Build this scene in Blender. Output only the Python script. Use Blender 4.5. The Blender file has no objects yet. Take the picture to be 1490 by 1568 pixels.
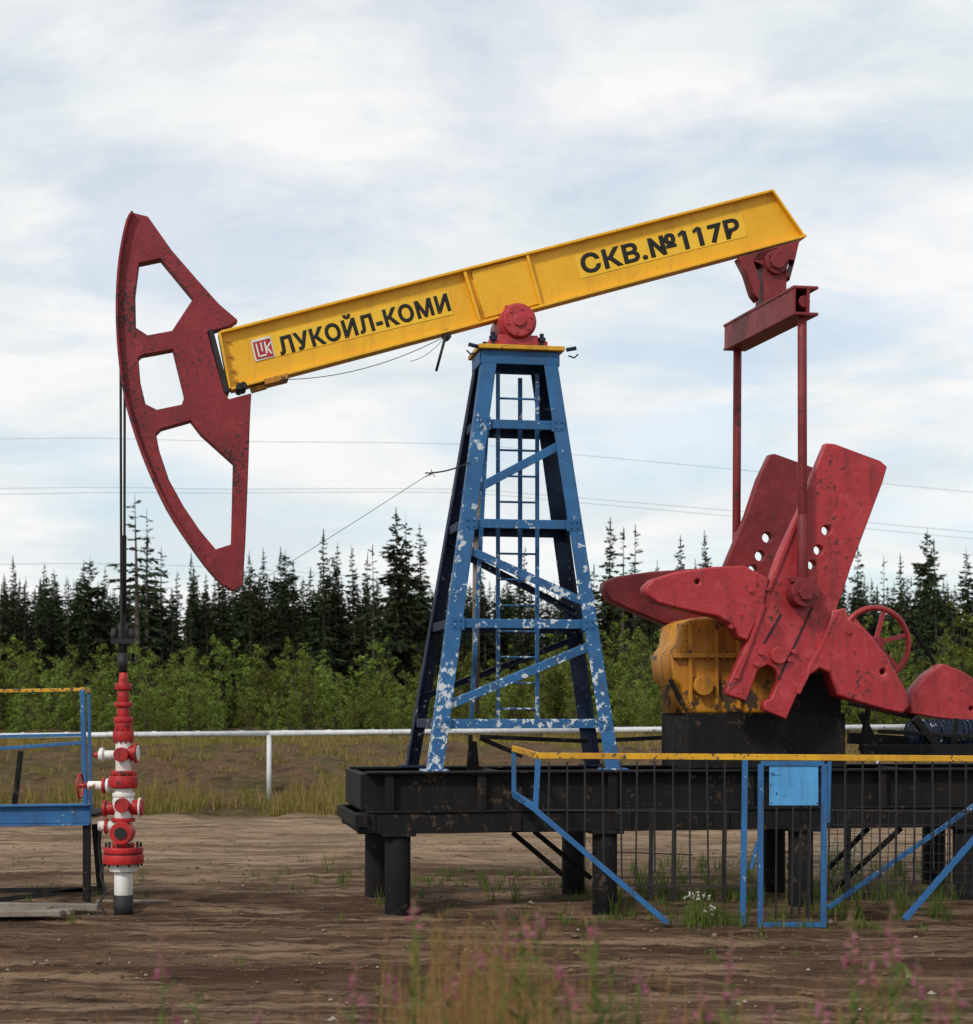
import bpy, bmesh, math, random
from mathutils import Vector, Matrix, noise
random.seed(7)
R=random.random
U=random.uniform
sc=bpy.context.scene
sc.view_settings.view_transform='Standard'
sc.view_settings.look='None'
sc.view_settings.exposure=0
COL=sc.collection
# ---------------------------------------------------------------- measurement
F=2700.0; D=18.0; H=1.97
TH=math.radians(10); C=math.cos(TH); S=math.sin(TH); OX=0.3
def wp(px,py,Y):                      # survey point -> world metres at depth Y
    d=D+Y
    return Vector(((px-745)/F*d, Y, H+(1090-py)/F*d))
def pl(px,py,v):                      # survey point -> pump local metres (u,v,z)
    k=(px-745)/F
    u=(k*(D+v*C)-OX+v*S)/(C-k*S)
    Y=u*S+v*C
    return Vector((u,v,H+(1090-py)/F*(D+Y)))
# ---------------------------------------------------------------- materials
def nt(name):
    m=bpy.data.materials.new(name); m.use_nodes=True
    t=m.node_tree; b=t.nodes['Principled BSDF']
    return m,t,b
def N(t,typ,**k):
    n=t.nodes.new(typ)
    for a,b in k.items(): setattr(n,a,b)
    return n
def noise_n(t,vec,scale,detail=6,rough=.6,dist=0):
    n=N(t,'ShaderNodeTexNoise')
    n.inputs['Scale'].default_value=scale; n.inputs['Detail'].default_value=detail
    n.inputs['Roughness'].default_value=rough; n.inputs['Distortion'].default_value=dist
    if vec is not None: t.links.new(vec,n.inputs['Vector'])
    return n.outputs['Fac']
def ramp(t,fac,a,b,ca=(0,0,0),cb=(1,1,1)):
    r=N(t,'ShaderNodeValToRGB')
    r.color_ramp.elements[0].position=a; r.color_ramp.elements[1].position=b
    r.color_ramp.elements[0].color=(*ca,1); r.color_ramp.elements[1].color=(*cb,1)
    t.links.new(fac,r.inputs[0]); return r.outputs[0]
def mix(t,fac,a,b,mode='MIX'):
    m=N(t,'ShaderNodeMix',data_type='RGBA',blend_type=mode)
    for s,v in ((0,fac),(6,a),(7,b)):
        if isinstance(v,(float,int)): m.inputs[s].default_value=v
        elif isinstance(v,tuple): m.inputs[s].default_value=(*v,1)
        else: t.links.new(v,m.inputs[s])
    return m.outputs[2]
def mapping(t,vec,scale):
    m=N(t,'ShaderNodeMapping'); m.inputs['Scale'].default_value=scale
    t.links.new(vec,m.inputs['Vector']); return m.outputs[0]
def bump(t,b,h,strength,dist=.01):
    n=N(t,'ShaderNodeBump'); n.inputs['Strength'].default_value=strength; n.inputs['Distance'].default_value=dist
    t.links.new(h,n.inputs['Height']); t.links.new(n.outputs[0],b.inputs['Normal'])
def paint(name,c1,c2,chip=(.6,.6,.58),thr=.68,cs=9,rough=.55,dirt=(.05,.03,.02),damt=.5,metal=0,spec=.5,lowchip=0,fade=None):
    m,t,b=nt(name)
    v=N(t,'ShaderNodeTexCoord').outputs['Object']
    n1=noise_n(t,v,2.2,6,.65)
    base=mix(t,ramp(t,n1,.35,.65),c1,c2)
    st=noise_n(t,mapping(t,v,(7,7,.9)),1.3,5,.7)
    f=N(t,'ShaderNodeMath',operation='MULTIPLY'); t.links.new(ramp(t,st,.5,.78),f.inputs[0]); f.inputs[1].default_value=damt
    base=mix(t,f.outputs[0],base,dirt)
    if fade: base=mix(t,ramp(t,noise_n(t,v,6,6,.7,.3),.5,.72),base,fade)
    n2=noise_n(t,v,cs,7,.66,.2)
    big=noise_n(t,v,1.7,2,.5)
    ad=N(t,'ShaderNodeMath',operation='ADD'); t.links.new(n2,ad.inputs[0])
    mu=N(t,'ShaderNodeMath',operation='MULTIPLY'); t.links.new(big,mu.inputs[0]); mu.inputs[1].default_value=.35
    t.links.new(mu.outputs[0],ad.inputs[1])
    hv=ad.outputs[0]
    if lowchip:     # paint has peeled more on the lower part
        sp=N(t,'ShaderNodeSeparateXYZ'); t.links.new(v,sp.inputs[0])
        q=N(t,'ShaderNodeMapRange'); q.inputs[1].default_value=5.2; q.inputs[2].default_value=2.2; q.inputs[3].default_value=-.03; q.inputs[4].default_value=lowchip
        t.links.new(sp.outputs[2],q.inputs[0])
        a2=N(t,'ShaderNodeMath',operation='ADD'); t.links.new(hv,a2.inputs[0]); t.links.new(q.outputs[0],a2.inputs[1]); hv=a2.outputs[0]
    cf=ramp(t,hv,thr+.175,thr+.19)
    t.links.new(mix(t,cf,base,chip),b.inputs['Base Color'])
    rr=N(t,'ShaderNodeMapRange'); rr.inputs[3].default_value=rough-.12; rr.inputs[4].default_value=min(1,rough+.2); t.links.new(n1,rr.inputs[0]); t.links.new(rr.outputs[0],b.inputs['Roughness'])
    b.inputs['Metallic'].default_value=metal
    b.inputs['Specular IOR Level'].default_value=spec
    bump(t,b,n2,.4,.012)
    return m
M={}
M['red']=paint('red_paint',(.235,.010,.018),(.165,.008,.013),(.030,.010,.010),.585,24,.6,(.045,.010,.010),.7,fade=(.28,.022,.028))
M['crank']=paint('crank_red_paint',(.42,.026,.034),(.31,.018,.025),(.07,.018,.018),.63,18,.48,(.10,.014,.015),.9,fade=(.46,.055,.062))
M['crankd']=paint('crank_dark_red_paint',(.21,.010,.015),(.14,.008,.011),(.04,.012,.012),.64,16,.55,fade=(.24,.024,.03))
M['yel']=paint('yellow_paint',(.80,.43,.008),(.73,.37,.007),(.30,.13,.02),.70,18,.5,(.42,.20,.02),.5)
M['yell']=paint('label_yellow_paint',(.84,.51,.025),(.80,.47,.02),(.4,.22,.03),.74,7,.5,(.5,.27,.03),.3)
M['gear']=paint('gearbox_yellow_paint',(.56,.24,.010),(.34,.13,.010),(.06,.035,.02),.56,5,.55,(.05,.03,.01),1.0)
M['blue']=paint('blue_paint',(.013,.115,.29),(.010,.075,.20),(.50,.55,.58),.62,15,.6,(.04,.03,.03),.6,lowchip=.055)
M['blue2']=paint('rail_blue_paint',(.016,.13,.33),(.012,.09,.25),(.36,.40,.42),.655,18,.6,(.03,.025,.025),.9)
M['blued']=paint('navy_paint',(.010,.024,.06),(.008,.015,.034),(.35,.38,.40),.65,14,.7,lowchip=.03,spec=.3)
M['ltblue']=paint('sign_blue_paint',(.08,.33,.64),(.06,.27,.56),(.02,.06,.13),.64,12,.5,(.04,.1,.15),.6)
M['black']=paint('black_bitumen_paint',(.006,.006,.007),(.011,.010,.010),(.06,.04,.028),.62,12,.75,(.035,.025,.018),.45,spec=.22)
M['letter']=paint('letter_paint',(.010,.014,.012),(.016,.018,.016),(.3,.17,.03),.76,12,.6,(.02,.02,.02),.2,spec=.3)
M['white']=paint('white_paint',(.78,.78,.76),(.62,.61,.58),(.25,.12,.08),.64,10,.5,(.25,.16,.10),.7)
M['wred']=paint('wellhead_red_paint',(.48,.012,.012),(.32,.008,.010),(.04,.02,.02),.62,14,.45,(.06,.01,.01),.9)
M['steel']=paint('dark_steel',(.022,.022,.024),(.013,.013,.013),(.09,.05,.03),.68,9,.6,spec=.3)
M['pipe']=paint('pipe_silver_paint',(.62,.64,.66),(.48,.50,.52),(.18,.12,.09),.66,6,.5)
M['wood']=paint('weathered_wood',(.24,.21,.18),(.15,.125,.10),(.07,.05,.04),.62,6,.9)
M['wire']=paint('wire_grey',(.40,.44,.48),(.36,.40,.44))
M['ypale']=paint('rail_yellow_paint',(.68,.37,.008),(.50,.24,.008),(.08,.05,.03),.59,18,.5)
M['clod']=paint('clod',(.17,.11,.07),(.10,.062,.038),(.3,.26,.22),.6,3,.95,spec=.1)

def leafmat(name,ca,cb,cc,sc_=1.2,trans=.25,vlo=.65,vhi=1.3):
    m,t,b=nt(name)
    oi=N(t,'ShaderNodeObjectInfo')
    v=N(t,'ShaderNodeTexCoord').outputs['Object']
    n=noise_n(t,v,sc_,3,.6)
    c=mix(t,ramp(t,n,.35,.65),ca,cb)
    geo=N(t,'ShaderNodeNewGeometry')
    c=mix(t,ramp(t,geo.outputs['Random Per Island'],.35,1.0),c,cc)
    hs=N(t,'ShaderNodeHueSaturation')
    mr=N(t,'ShaderNodeMapRange'); mr.inputs[3].default_value=vlo; mr.inputs[4].default_value=vhi
    t.links.new(oi.outputs['Random'],mr.inputs[0]); t.links.new(mr.outputs[0],hs.inputs['Value'])
    mr2=N(t,'ShaderNodeMapRange'); mr2.inputs[3].default_value=.465; mr2.inputs[4].default_value=.52
    t.links.new(oi.outputs['Random'],mr2.inputs[0]); t.links.new(mr2.outputs[0],hs.inputs['Hue'])
    t.links.new(c,hs.inputs['Color'])
    b.inputs['Roughness'].default_value=.85
    b.inputs['Specular IOR Level'].default_value=.1
    t.links.new(hs.outputs[0],b.inputs['Base Color'])
    if trans>0:
        tr=N(t,'ShaderNodeBsdfTranslucent'); t.links.new(hs.outputs[0],tr.inputs[0])
        ms=N(t,'ShaderNodeMixShader'); ms.inputs[0].default_value=trans
        t.links.new(b.outputs[0],ms.inputs[1]); t.links.new(tr.outputs[0],ms.inputs[2])
        t.links.new(ms.outputs[0],t.nodes['Material Output'].inputs[0])
    return m
M['spruce']=leafmat('spruce_needles',(.013,.022,.010),(.022,.033,.014),(.036,.044,.020),.8,0,.6,1.5)
M['shrub']=leafmat('birch_leaves',(.085,.135,.022),(.13,.175,.033),(.20,.22,.05),.9,.25,.5,1.4)
M['bark']=paint('bark',(.09,.07,.055),(.05,.04,.03),(.2,.18,.16),.62,6,.9)
M['grass']=leafmat('bank_grass',(.10,.125,.022),(.21,.16,.045),(.30,.20,.08),.35,.2)
M['dry']=leafmat('dry_grass',(.36,.24,.08),(.20,.18,.055),(.44,.28,.11),2,.3)
M['weed']=leafmat('weed_leaves',(.07,.12,.025),(.11,.16,.04),(.16,.19,.05),2,.35)
M['pink']=leafmat('fireweed_petals',(.36,.11,.17),(.29,.085,.14),(.42,.18,.22),4,.35)
M['cotton']=leafmat('white_flower',(.7,.7,.66),(.6,.6,.55),(.8,.8,.78),4,.3)

# ---------------------------------------------------------------- mesh helpers
def newobj(name,me,parent=None,mats=()):
    o=bpy.data.objects.new(name,me); COL.objects.link(o)
    for m in mats: me.materials.append(m)
    if parent is not None: o.parent=parent
    return o
def empty(name,loc=(0,0,0),rz=0):
    e=bpy.data.objects.new(name,None); COL.objects.link(e); e.location=loc; e.rotation_euler=(0,0,rz)
    e.empty_display_size=.3
    return e
def frame(d,up=Vector((0,0,1))):
    d=d.normalized()
    if abs(d.dot(up))>.98: up=Vector((0,1,0))
    x=d.cross(up).normalized(); y=x.cross(d).normalized()
    return x,y
def beam(bm,a,b,w,h=None,up=Vector((0,0,1)),mi=0):
    a=Vector(a);b=Vector(b); h=h or w
    x,y=frame(b-a,Vector(up))
    vs=[]
    for p in (a,b):
        for sx,sy in ((-1,-1),(1,-1),(1,1),(-1,1)):
            vs.append(bm.verts.new(p+x*sx*w/2+y*sy*h/2))
    for f in ((0,1,2,3),(7,6,5,4),(0,4,5,1),(1,5,6,2),(2,6,7,3),(3,7,4,0)):
        fc=bm.faces.new([vs[i] for i in f]); fc.material_index=mi
def cyl(bm,a,b,r,r2=None,seg=16,mi=0,cap=True):
    a=Vector(a);b=Vector(b); r2=r if r2 is None else r2
    x,y=frame(b-a)
    A=[];B=[]
    for i in range(seg):
        t=2*math.pi*i/seg; dd=x*math.cos(t)+y*math.sin(t)
        A.append(bm.verts.new(a+dd*r)); B.append(bm.verts.new(b+dd*r2))
    for i in range(seg):
        j=(i+1)%seg
        f=bm.faces.new((A[i],A[j],B[j],B[i])); f.smooth=seg>8; f.material_index=mi
    if cap:
        f=bm.faces.new(A[::-1]); f.material_index=mi
        f=bm.faces.new(B); f.material_index=mi
def path(bm,pts,r,seg=6,mi=0):
    for a,b in zip(pts[:-1],pts[1:]): cyl(bm,a,b,r,None,seg,mi)
def sphere(bm,c,r,mi=0,sc_=(1,1,1)):
    mt=Matrix.Translation(c)@Matrix.Diagonal((*sc_,1))
    g=bmesh.ops.create_uvsphere(bm,u_segments=18,v_segments=12,radius=r,matrix=mt)
    for v in g['verts']:
        for f in v.link_faces: f.smooth=True; f.material_index=mi
def torus(bm,c,axis,R_,r,seg=36,s2=8,mi=0):
    x,y=frame(Vector(axis)); ax=Vector(axis).normalized(); c=Vector(c)
    ring=[]
    for i in range(seg):
        t=2*math.pi*i/seg; dd=x*math.cos(t)+y*math.sin(t)
        ring.append([bm.verts.new(c+dd*(R_+r*math.cos(2*math.pi*j/s2))+ax*r*math.sin(2*math.pi*j/s2)) for j in range(s2)])
    for i in range(seg):
        for j in range(s2):
            f=bm.faces.new((ring[i][j],ring[(i+1)%seg][j],ring[(i+1)%seg][(j+1)%s2],ring[i][(j+1)%s2])); f.smooth=True; f.material_index=mi
def finish(bm,name,parent,mats,bev=.006):
    bmesh.ops.recalc_face_normals(bm,faces=bm.faces)
    me=bpy.data.meshes.new(name); bm.to_mesh(me); bm.free()
    o=newobj(name,me,parent,[M[k] if isinstance(k,str) else k for k in mats])
    if bev:
        b=o.modifiers.new('bevel','BEVEL'); b.width=bev; b.segments=2; b.limit_method='ANGLE'; b.angle_limit=math.radians(40)
    return o
def plate(name,outline,holes,v,th,mat,parent,bev=.008):
    """flat plate in the u-z plane centred on depth v, with real cut-outs"""
    cu=bpy.data.curves.new(name,'CURVE'); cu.dimensions='2D'; cu.fill_mode='BOTH'
    cu.extrude=max(th/2-bev,.0005); cu.bevel_depth=bev; cu.bevel_resolution=1; cu.offset=-bev
    for poly in [outline]+list(holes):
        s=cu.splines.new('POLY'); s.points.add(len(poly)-1); s.use_cyclic_u=True
        for p,q in zip(s.points,poly): p.co=(q[0],q[1],0,1)
    o=bpy.data.objects.new('tmp',cu); COL.objects.link(o)
    dg=bpy.context.evaluated_depsgraph_get(); dg.update()
    me=bpy.data.meshes.new_from_object(o.evaluated_get(dg))
    bpy.data.objects.remove(o); 
    for q in me.vertices:
        x,y,z=q.co; q.co=(x,v-z,y)
    me.materials.clear()
    me.name=name
    return newobj(name,me,parent,[M[mat]])
def P2(pts,v): return [(p.x,p.z) for p in (pl(a,b,v) for a,b in pts)]
def circ(px,py,r,v,n=18):
    c=pl(px,py,v); return [(c.x+r*math.cos(2*math.pi*i/n),c.z+r*math.sin(2*math.pi*i/n)) for i in range(n)]
def smooth(pts,k=3):
    out=[];n=len(pts)
    for i in range(n-1):
        p0=pts[max(i-1,0)];p1=pts[i];p2=pts[i+1];p3=pts[min(i+2,n-1)]
        for j in range(k):
            t=j/k
            out.append(tuple(.5*((2*p1[a])+(-p0[a]+p2[a])*t+(2*p0[a]-5*p1[a]+4*p2[a]-p3[a])*t*t+(-p0[a]+3*p1[a]-3*p2[a]+p3[a])*t**3) for a in (0,1)))
    out.append(pts[-1]); return out

# ================================================================ PUMP JACK
PJ=empty('oil_pump_jack',(OX,0,0),TH)
# ---- horsehead
arc=smooth([(345,897),(322,873),(290,830),(255,775),(225,710),(205,655),(190,600),(182,540),(179,480),(181,420),(187,375),(195,340),(203,326)],3)
out=arc+[(226,332),(262,383),(300,427),(335,466),(363,490),(350,499),(317,508),(330,555),(343,600),(350,612),(384,603),(382,640),(380,700),(375,830),(371,896),(357,904)]
hA=[(212,402),(246,395),(297,457),(285,475),(264,507),(226,514),(207,502),(206,450)]
hB=[(211,548),(216,543),(265,534),(283,608),(279,620),(240,628),(222,619),(214,585)]
hC=[(238,664),(246,656),(292,643),(308,664),(358,709),(355,834),(330,842),(305,812),(280,775),(258,735),(243,690)]
plate('horsehead',P2(out,-.12),[P2(hA,-.12),P2(hB,-.12),P2(hC,-.12)],-.115,.012,'red',PJ,.003)
plate('horsehead_far_plate',P2(out,-.12),[P2(hA,-.12),P2(hB,-.12),P2(hC,-.12)],.05,.012,'red',PJ,.003)
bm=bmesh.new()
def strip(pts,w,vc,th=.016,closed=False,inset=0):
    q=[pl(a,b,-.12) for a,b in pts]; q=[Vector((p.x,vc,p.z)) for p in q]
    if closed: q.append(q[0])
    for a,b in zip(q[:-1],q[1:]):
        if (b-a).length>1e-4: beam(bm,a,b,w,th,Vector((b-a)).cross(Vector((0,1,0))))
strip(arc,.30,-.035,.022)
for h in (hA,hB,hC): strip(h,.155,-.033,.012,True)
strip(out[len(arc)-1:]+[out[0]],.155,-.033,.012)
finish(bm,'horsehead_rim',PJ,['red'],0)
bm=bmesh.new()
a=pl(322,508,0);b=pl(347,604,0)
beam(bm,a,b,.26,.05,(1,0,0))  # dark plate stands in for the black gap between horsehead and beam end
for px,py in ((366,596),(372,594)):
    p=pl(px,py,0); cyl(bm,p+Vector((0,-.16,0)),p+Vector((0,.16,0)),.035)
finish(bm,'horsehead_dark_gap_and_pins',PJ,['steel'])
# ---- walking beam
FV=-.11
TL=pl(338,508,FV);TR=pl(1184,291,FV);BR=pl(1232,361,FV);BL=pl(354,595,FV)
def fl(p,v): return Vector((p.x,v,p.z))
plate('beam_web',[(q.x,q.z) for q in (TL,TR,BR,BL)],[],0,.08,'yel',PJ,.003)
bm=bmesh.new()
up=(fl(TR,0)-fl(TL,0)).cross(Vector((0,1,0)))
beam(bm,fl(TL,0),fl(TR,0),.22,.026,up)
beam(bm,fl(BL,0),fl(BR,0)+(fl(BR,0)-fl(BL,0))*.004,.22,.026,up)
beam(bm,fl(TR,0),fl(BR,0),.22,.022,(1,0,0))
beam(bm,fl(TL,0)+Vector((-.012,0,0)),fl(BL,0)+Vector((-.012,0,0)),.23,.024,(1,0,0))
for (x1,y1,x2,y2) in ((712,416,735,491),(808,391,829,467),):
    a=pl(x1,y1,FV);b=pl(x2,y2,FV)
    beam(bm,fl(a,0),fl(b,0),.218,.03,(1,0,0))
finish(bm,'walking_beam_flanges',PJ,['yel'],.004)
plate('beam_centre_doubler',P2([(722,416),(806,394),(826,465),(742,487)],-.07),[],0,.15,'yel',PJ,.003)
bm=bmesh.new()
for px,py in ((350,522),(353,545),(358,568),(362,584)):
    q=pl(px,py,-.05); cyl(bm,(q.x,-.065,q.z),(q.x,-.04,q.z),.018,None,6)
finish(bm,'beam_bolts',PJ,['gear'],0)
# labels
WV=-.041
plate('label_front',P2([(384,518),(686,445),(695,481),(392,554)],WV),[],WV-.002,.004,'yell',PJ,.0005)
plate('label_rear',P2([(881,392),(1136,328),(1143,362),(888,427)],WV),[],WV-.002,.004,'yell',PJ,.0005)
def fontmesh(body):
    cu=bpy.data.curves.new('lettering','FONT'); cu.body=body; cu.size=1; cu.extrude=.003; cu.bevel_depth=.038; cu.bevel_resolution=0; cu.space_character=1.10
    o=bpy.data.objects.new('tmp',cu); COL.objects.link(o)
    dg=bpy.context.evaluated_depsgraph_get(); dg.update()
    me=bpy.data.meshes.new_from_object(o.evaluated_get(dg)); bpy.data.objects.remove(o)
    return me
def text(body,l,r,cap,v,name):
    me=fontmesh(body)
    xs=[q.co.x for q in me.vertices]; x0,x1=min(xs),max(xs)
    flags=[]
    for i,ch_ in enumerate(body):
        if ch_=='1':
            sub=fontmesh(body[:i+1]); flags.append(max(q.co.x for q in sub.vertices)); bpy.data.meshes.remove(sub)
    if flags:
        bm=bmesh.new(); bm.from_mesh(me); top=.73
        for xr in flags:
            pts=[(xr-.08,top+.035),(xr-.15,top+.035),(xr-.31,top-.07),(xr-.31,top-.20),(xr-.10,top-.09)]
            A=[bm.verts.new((x,y,.03)) for x,y in pts]; B=[bm.verts.new((x,y,-.03)) for x,y in pts]
            bm.faces.new(A[::-1]); bm.faces.new(B)
            for i in range(5): j=(i+1)%5; bm.faces.new((A[i],A[j],B[j],B[i]))
        bm.to_mesh(me); bm.free()
    A=pl(*l,v);B=pl(*r,v); L=(fl(B,0)-fl(A,0)); d=L.normalized(); n=Vector((-d.z,0,d.x))
    if n.z<0:n=-n
    ch=cap/150.0; capn=.74
    for q in me.vertices:
        p=A+d*((q.co.x-x0)/(x1-x0)*L.length)+n*(q.co.y/capn*ch)
        q.co=(p.x,v-.003-q.co.z*.12,p.z)
    me.materials.clear()
    return newobj(name,me,PJ,[M['letter']])
text('ЛУКОЙЛ-КОМИ',(430,543),(691,474),25,WV-.004,'lettering_front')
text('СКВ.№117Р',(893,419),(1136,360),28,WV-.004,'lettering_rear')
plate('logo_white',P2([(384,522),(414,514),(421,546),(391,554)],WV),[],WV-.006,.006,'white',PJ,.0005)
plate('logo_red',P2([(387,525),(413,518),(419,545),(393,551)],WV),[],WV-.010,.006,'wred',PJ,.0005)
bm=bmesh.new()
for seg in (((392,526),(397,546)),((397,546),(408,543)),((399,524),(402,538)),((405,523),(409,541)),((409,532),(414,524)),((409,532),(416,541))):
    a=pl(*seg[0],WV-.015);b=pl(*seg[1],WV-.015); beam(bm,a,b,.004,.016,Vector((0,1,0)).cross(b-a))
finish(bm,'logo_mark',PJ,['white'],0)
bm=bmesh.new()
beam(bm,pl(404,588,0),pl(440,579,0),.24,.06)
beam(bm,pl(384,598,0),pl(408,591,0),.10,.05)
finish(bm,'beam_clamp',PJ,['gear'])
bm=bmesh.new()
cyl(bm,pl(683,512,-.12),pl(668,568,-.12),.014); beam(bm,pl(680,508,0),pl(686,520,0),.2,.05)
finish(bm,'hanging_pin',PJ,['steel'],0)
# ---- saddle bearing
bm=bmesh.new()
c=pl(795,491,-.33); zt=5.655
cc=Vector((c.x,0,c.z))
cyl(bm,cc+Vector((0,-.30,0)),cc+Vector((0,.30,0)),.185,None,28)
cyl(bm,cc+Vector((0,-.345,0)),cc+Vector((0,-.30,0)),.155,.175,28)
cyl(bm,cc+Vector((0,-.37,0)),cc+Vector((0,-.345,0)),.06,.06,18)
for i in range(6):
    t=i*math.pi/3+.3; q=cc+Vector((.12*math.cos(t),-.345,.12*math.sin(t))); cyl(bm,q+Vector((0,-.018,0)),q,.014,None,6)
beam(bm,(c.x-.2,0,zt+.05),(c.x+.2,0,zt+.05),.6,.10)
beam(bm,(c.x-.29,-.1,zt+.03),(c.x+.31,-.1,zt+.03),.3,.05)
beam(bm,(c.x-.1,0,c.z+.12),(c.x+.1,0,c.z+.12),.26,.16)
finish(bm,'saddle_bearing',PJ,['crank'])
bm=bmesh.new()
for sx in (-1,1):
    for v in (-.24,.24):
        x=c.x+sx*.25; cyl(bm,(x,v,zt),(x,v,zt+.13),.022,None,8); cyl(bm,(x,v,zt+.05),(x,v,zt+.09),.04,None,6)
for sx,s_ in ((-.44,-1),(.46,1)):
    cyl(bm,(sx,-.3,5.62),(sx+.10*s_,-.31,5.64),.02,None,10)
    path(bm,[(sx+.02*s_,-.31,5.56),(sx+.08*s_,-.31,5.54),(sx+.12*s_,-.31,5.58)],.008,6)
finish(bm,'saddle_bolts',PJ,['blued'],0)
# ---- samson post
ZB,ZT=1.40,5.60
LB={'fl':(-1.0,-.72),'fr':(.91,-.72),'bl':(-1.04,.75),'br':(1.03,.75)}
LT={'fl':(-.37,-.25),'fr':(.36,-.25),'bl':(-.38,.25),'br':(.33,.25)}
def leg(k,z):
    t=(z-ZB)/(ZT-ZB); a=LB[k];b=LT[k]
    return Vector((a[0]+(b[0]-a[0])*t,a[1]+(b[1]-a[1])*t,z))
bmF=bmesh.new(); bmB=bmesh.new()
for k,mb in (('fl',bmF),('fr',bmF),('bl',bmB),('br',bmB)):
    a=leg(k,ZB);b=leg(k,ZT); sx=-1 if k[1]=='l' else 1; sy=-1 if k[0]=='f' else 1
    w=.14; th=.016
    xu=Vector((1,0,0)); yv=Vector((0,1,0))
    o1=Vector((-sx*w/2,0,0)); beam(mb,a+o1,b+o1,w,th,yv)
    o2=Vector((0,-sy*(w/2+th),0)); beam(mb,a+o2,b+o2,w,th,xu)
    beam(mb,a+Vector((-sx*.06-.13,-sy*.05,-.0)),a+Vector((-sx*.06+.13,-sy*.05,0)),.24,.025)
HZ=[4.85,3.84,2.84,1.85]
def ang(mb,a,b,w=.085,n=(0,-1,0)):
    n=Vector(n); 
    beam(mb,a,b,w,.012,n)
    x,y=frame(b-a,Vector((0,0,1)))
    beam(mb,a+y*w/2-n*w/2,b+y*w/2-n*w/2,w*.96,.012,y)
for z in HZ:
    ang(bmF,leg('fl',z)+Vector((.03,.02,0)),leg('fr',z)+Vector((-.03,.02,0)))
    ang(bmB,leg('bl',z)+Vector((.03,-.02,0)),leg('br',z)+Vector((-.03,-.02,0)),n=(0,1,0))
    ang(bmB,leg('fl',z)+Vector((.02,.03,0)),leg('bl',z)+Vector((.02,-.03,0)),n=(-1,0,0))
    ang(bmB,leg('fr',z)+Vector((-.02,.03,0)),leg('br',z)+Vector((-.02,-.03,0)),n=(1,0,0))
io=Vector((0,.035,0))
for (ka,za,kb,zb) in (('fl',4.12,'fr',4.70),('fl',3.62,'fr',3.02),('fl',1.98,'fr',2.66)):
    ang(bmF,leg(ka,za)+io,leg(kb,zb)+io,.08)
for (ka,za,kb,zb) in (('bl',2.1,'br',2.76),('br',3.0,'bl',3.7)):
    ang(bmB,leg(ka,za)-io,leg(kb,zb)-io,.06,(0,1,0))
beam(bmF,(-.40,-.26,5.53),(.39,-.26,5.53),.03,.13); beam(bmF,(-.40,.26,5.53),(.38,.26,5.53),.03,.13)
beam(bmF,(-.40,-.24,5.53),(-.40,.24,5.53),.03,.13); beam(bmF,(.39,-.24,5.53),(.39,.24,5.53),.03,.13)
for k in ('fl','fr'):
    for z in HZ:
        p=leg(k,z); s=1 if k=='fl' else -1
        beam(bmF,p+Vector((s*.02,-.012,0)),p+Vector((s*.16,-.012,0)),.012,.13,(0,0,1))
        for q in (.06,.12):
            for dz in (-.03,.03): cyl(bmF,p+Vector((s*q,-.03,dz)),p+Vector((s*q,-.015,dz)),.012,None,6)
finish(bmF,'samson_post_near_legs',PJ,['blue'],.004)
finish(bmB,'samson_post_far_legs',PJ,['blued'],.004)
bm=bmesh.new()
beam(bm,(-.44,0,5.628),(.44,0,5.628),.66,.045)
finish(bm,'post_top_plate',PJ,['ypale'])
bm=bmesh.new()
u1,u2=pl(762,800,-.1).x,pl(822,800,-.1).x
for u in (u1,u2): beam(bm,(u,-.12,1.9),(u,-.12,5.4),.035,.045,(0,1,0))
z=2.0
while z<5.4:
    cyl(bm,(u1,-.12,z),(u2,-.12,z),.011,None,8); z+=.262
u3=pl(797,700,.1).x
beam(bm,(u3,.12,3.3),(u3,.12,5.4),.04,.04,(0,1,0))
beam(bm,(u1-.22,.2,1.9),(u1-.05,.1,5.4),.04,.04,(0,1,0))
finish(bm,'ladder',PJ,['blue'],0)
bm=bmesh.new()
a=pl(731,690,.5);b=pl(728,1090,.5)
cyl(bm,a,b,.04,None,10); 
finish(bm,'vent_standpipe',PJ,['wood'],0)
# ---- tail bearing, equalizer, pitmans
UE=2.69
bm=bmesh.new()
zc=pl(1190,402,-.15).z
cyl(bm,(UE+.03,-.2,zc),(UE+.03,.2,zc),.125,None,24); cyl(bm,(UE+.03,-.24,zc),(UE+.03,-.2,zc),.08,None,18)
beam(bm,(UE+.03,0,zc),(UE+.03,0,6.2),.24,.30,(0,1,0))
for i in range(5):
    t=i*1.256; cyl(bm,(UE+.03+.1*math.cos(t),-.215,zc+.1*math.sin(t)),(UE+.03+.1*math.cos(t),-.2,zc+.1*math.sin(t)),.014,None,6)
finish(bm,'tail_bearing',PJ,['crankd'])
v0=-.06
plate('tail_bracket',P2([(1128,397),(1220,372),(1213,402),(1205,432),(1196,400),(1184,382),(1158,390),(1150,402),(1160,435),(1158,462),(1150,452),(1140,420)],v0),[],v0,.18,'crankd',PJ,.006)
bm=bmesh.new()
zn=6.02; zf=6.12
for dz in (.13,-.13): beam(bm,(UE,-1.13,zn+dz),(UE,1.13,zf+dz),.26,.03)
beam(bm,(UE+.03,-1.12,zn),(UE+.03,1.12,zf),.03,.26)
beam(bm,(UE-.11,-1.12,zn),(UE-.11,1.12,zf),.02,.24)
finish(bm,'equalizer_beam',PJ,['crankd'])
bm=bmesh.new()
pin=pl(1229,908,-1.02); pinf=Vector((pin.x-.02,1.02,pin.z))
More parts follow.
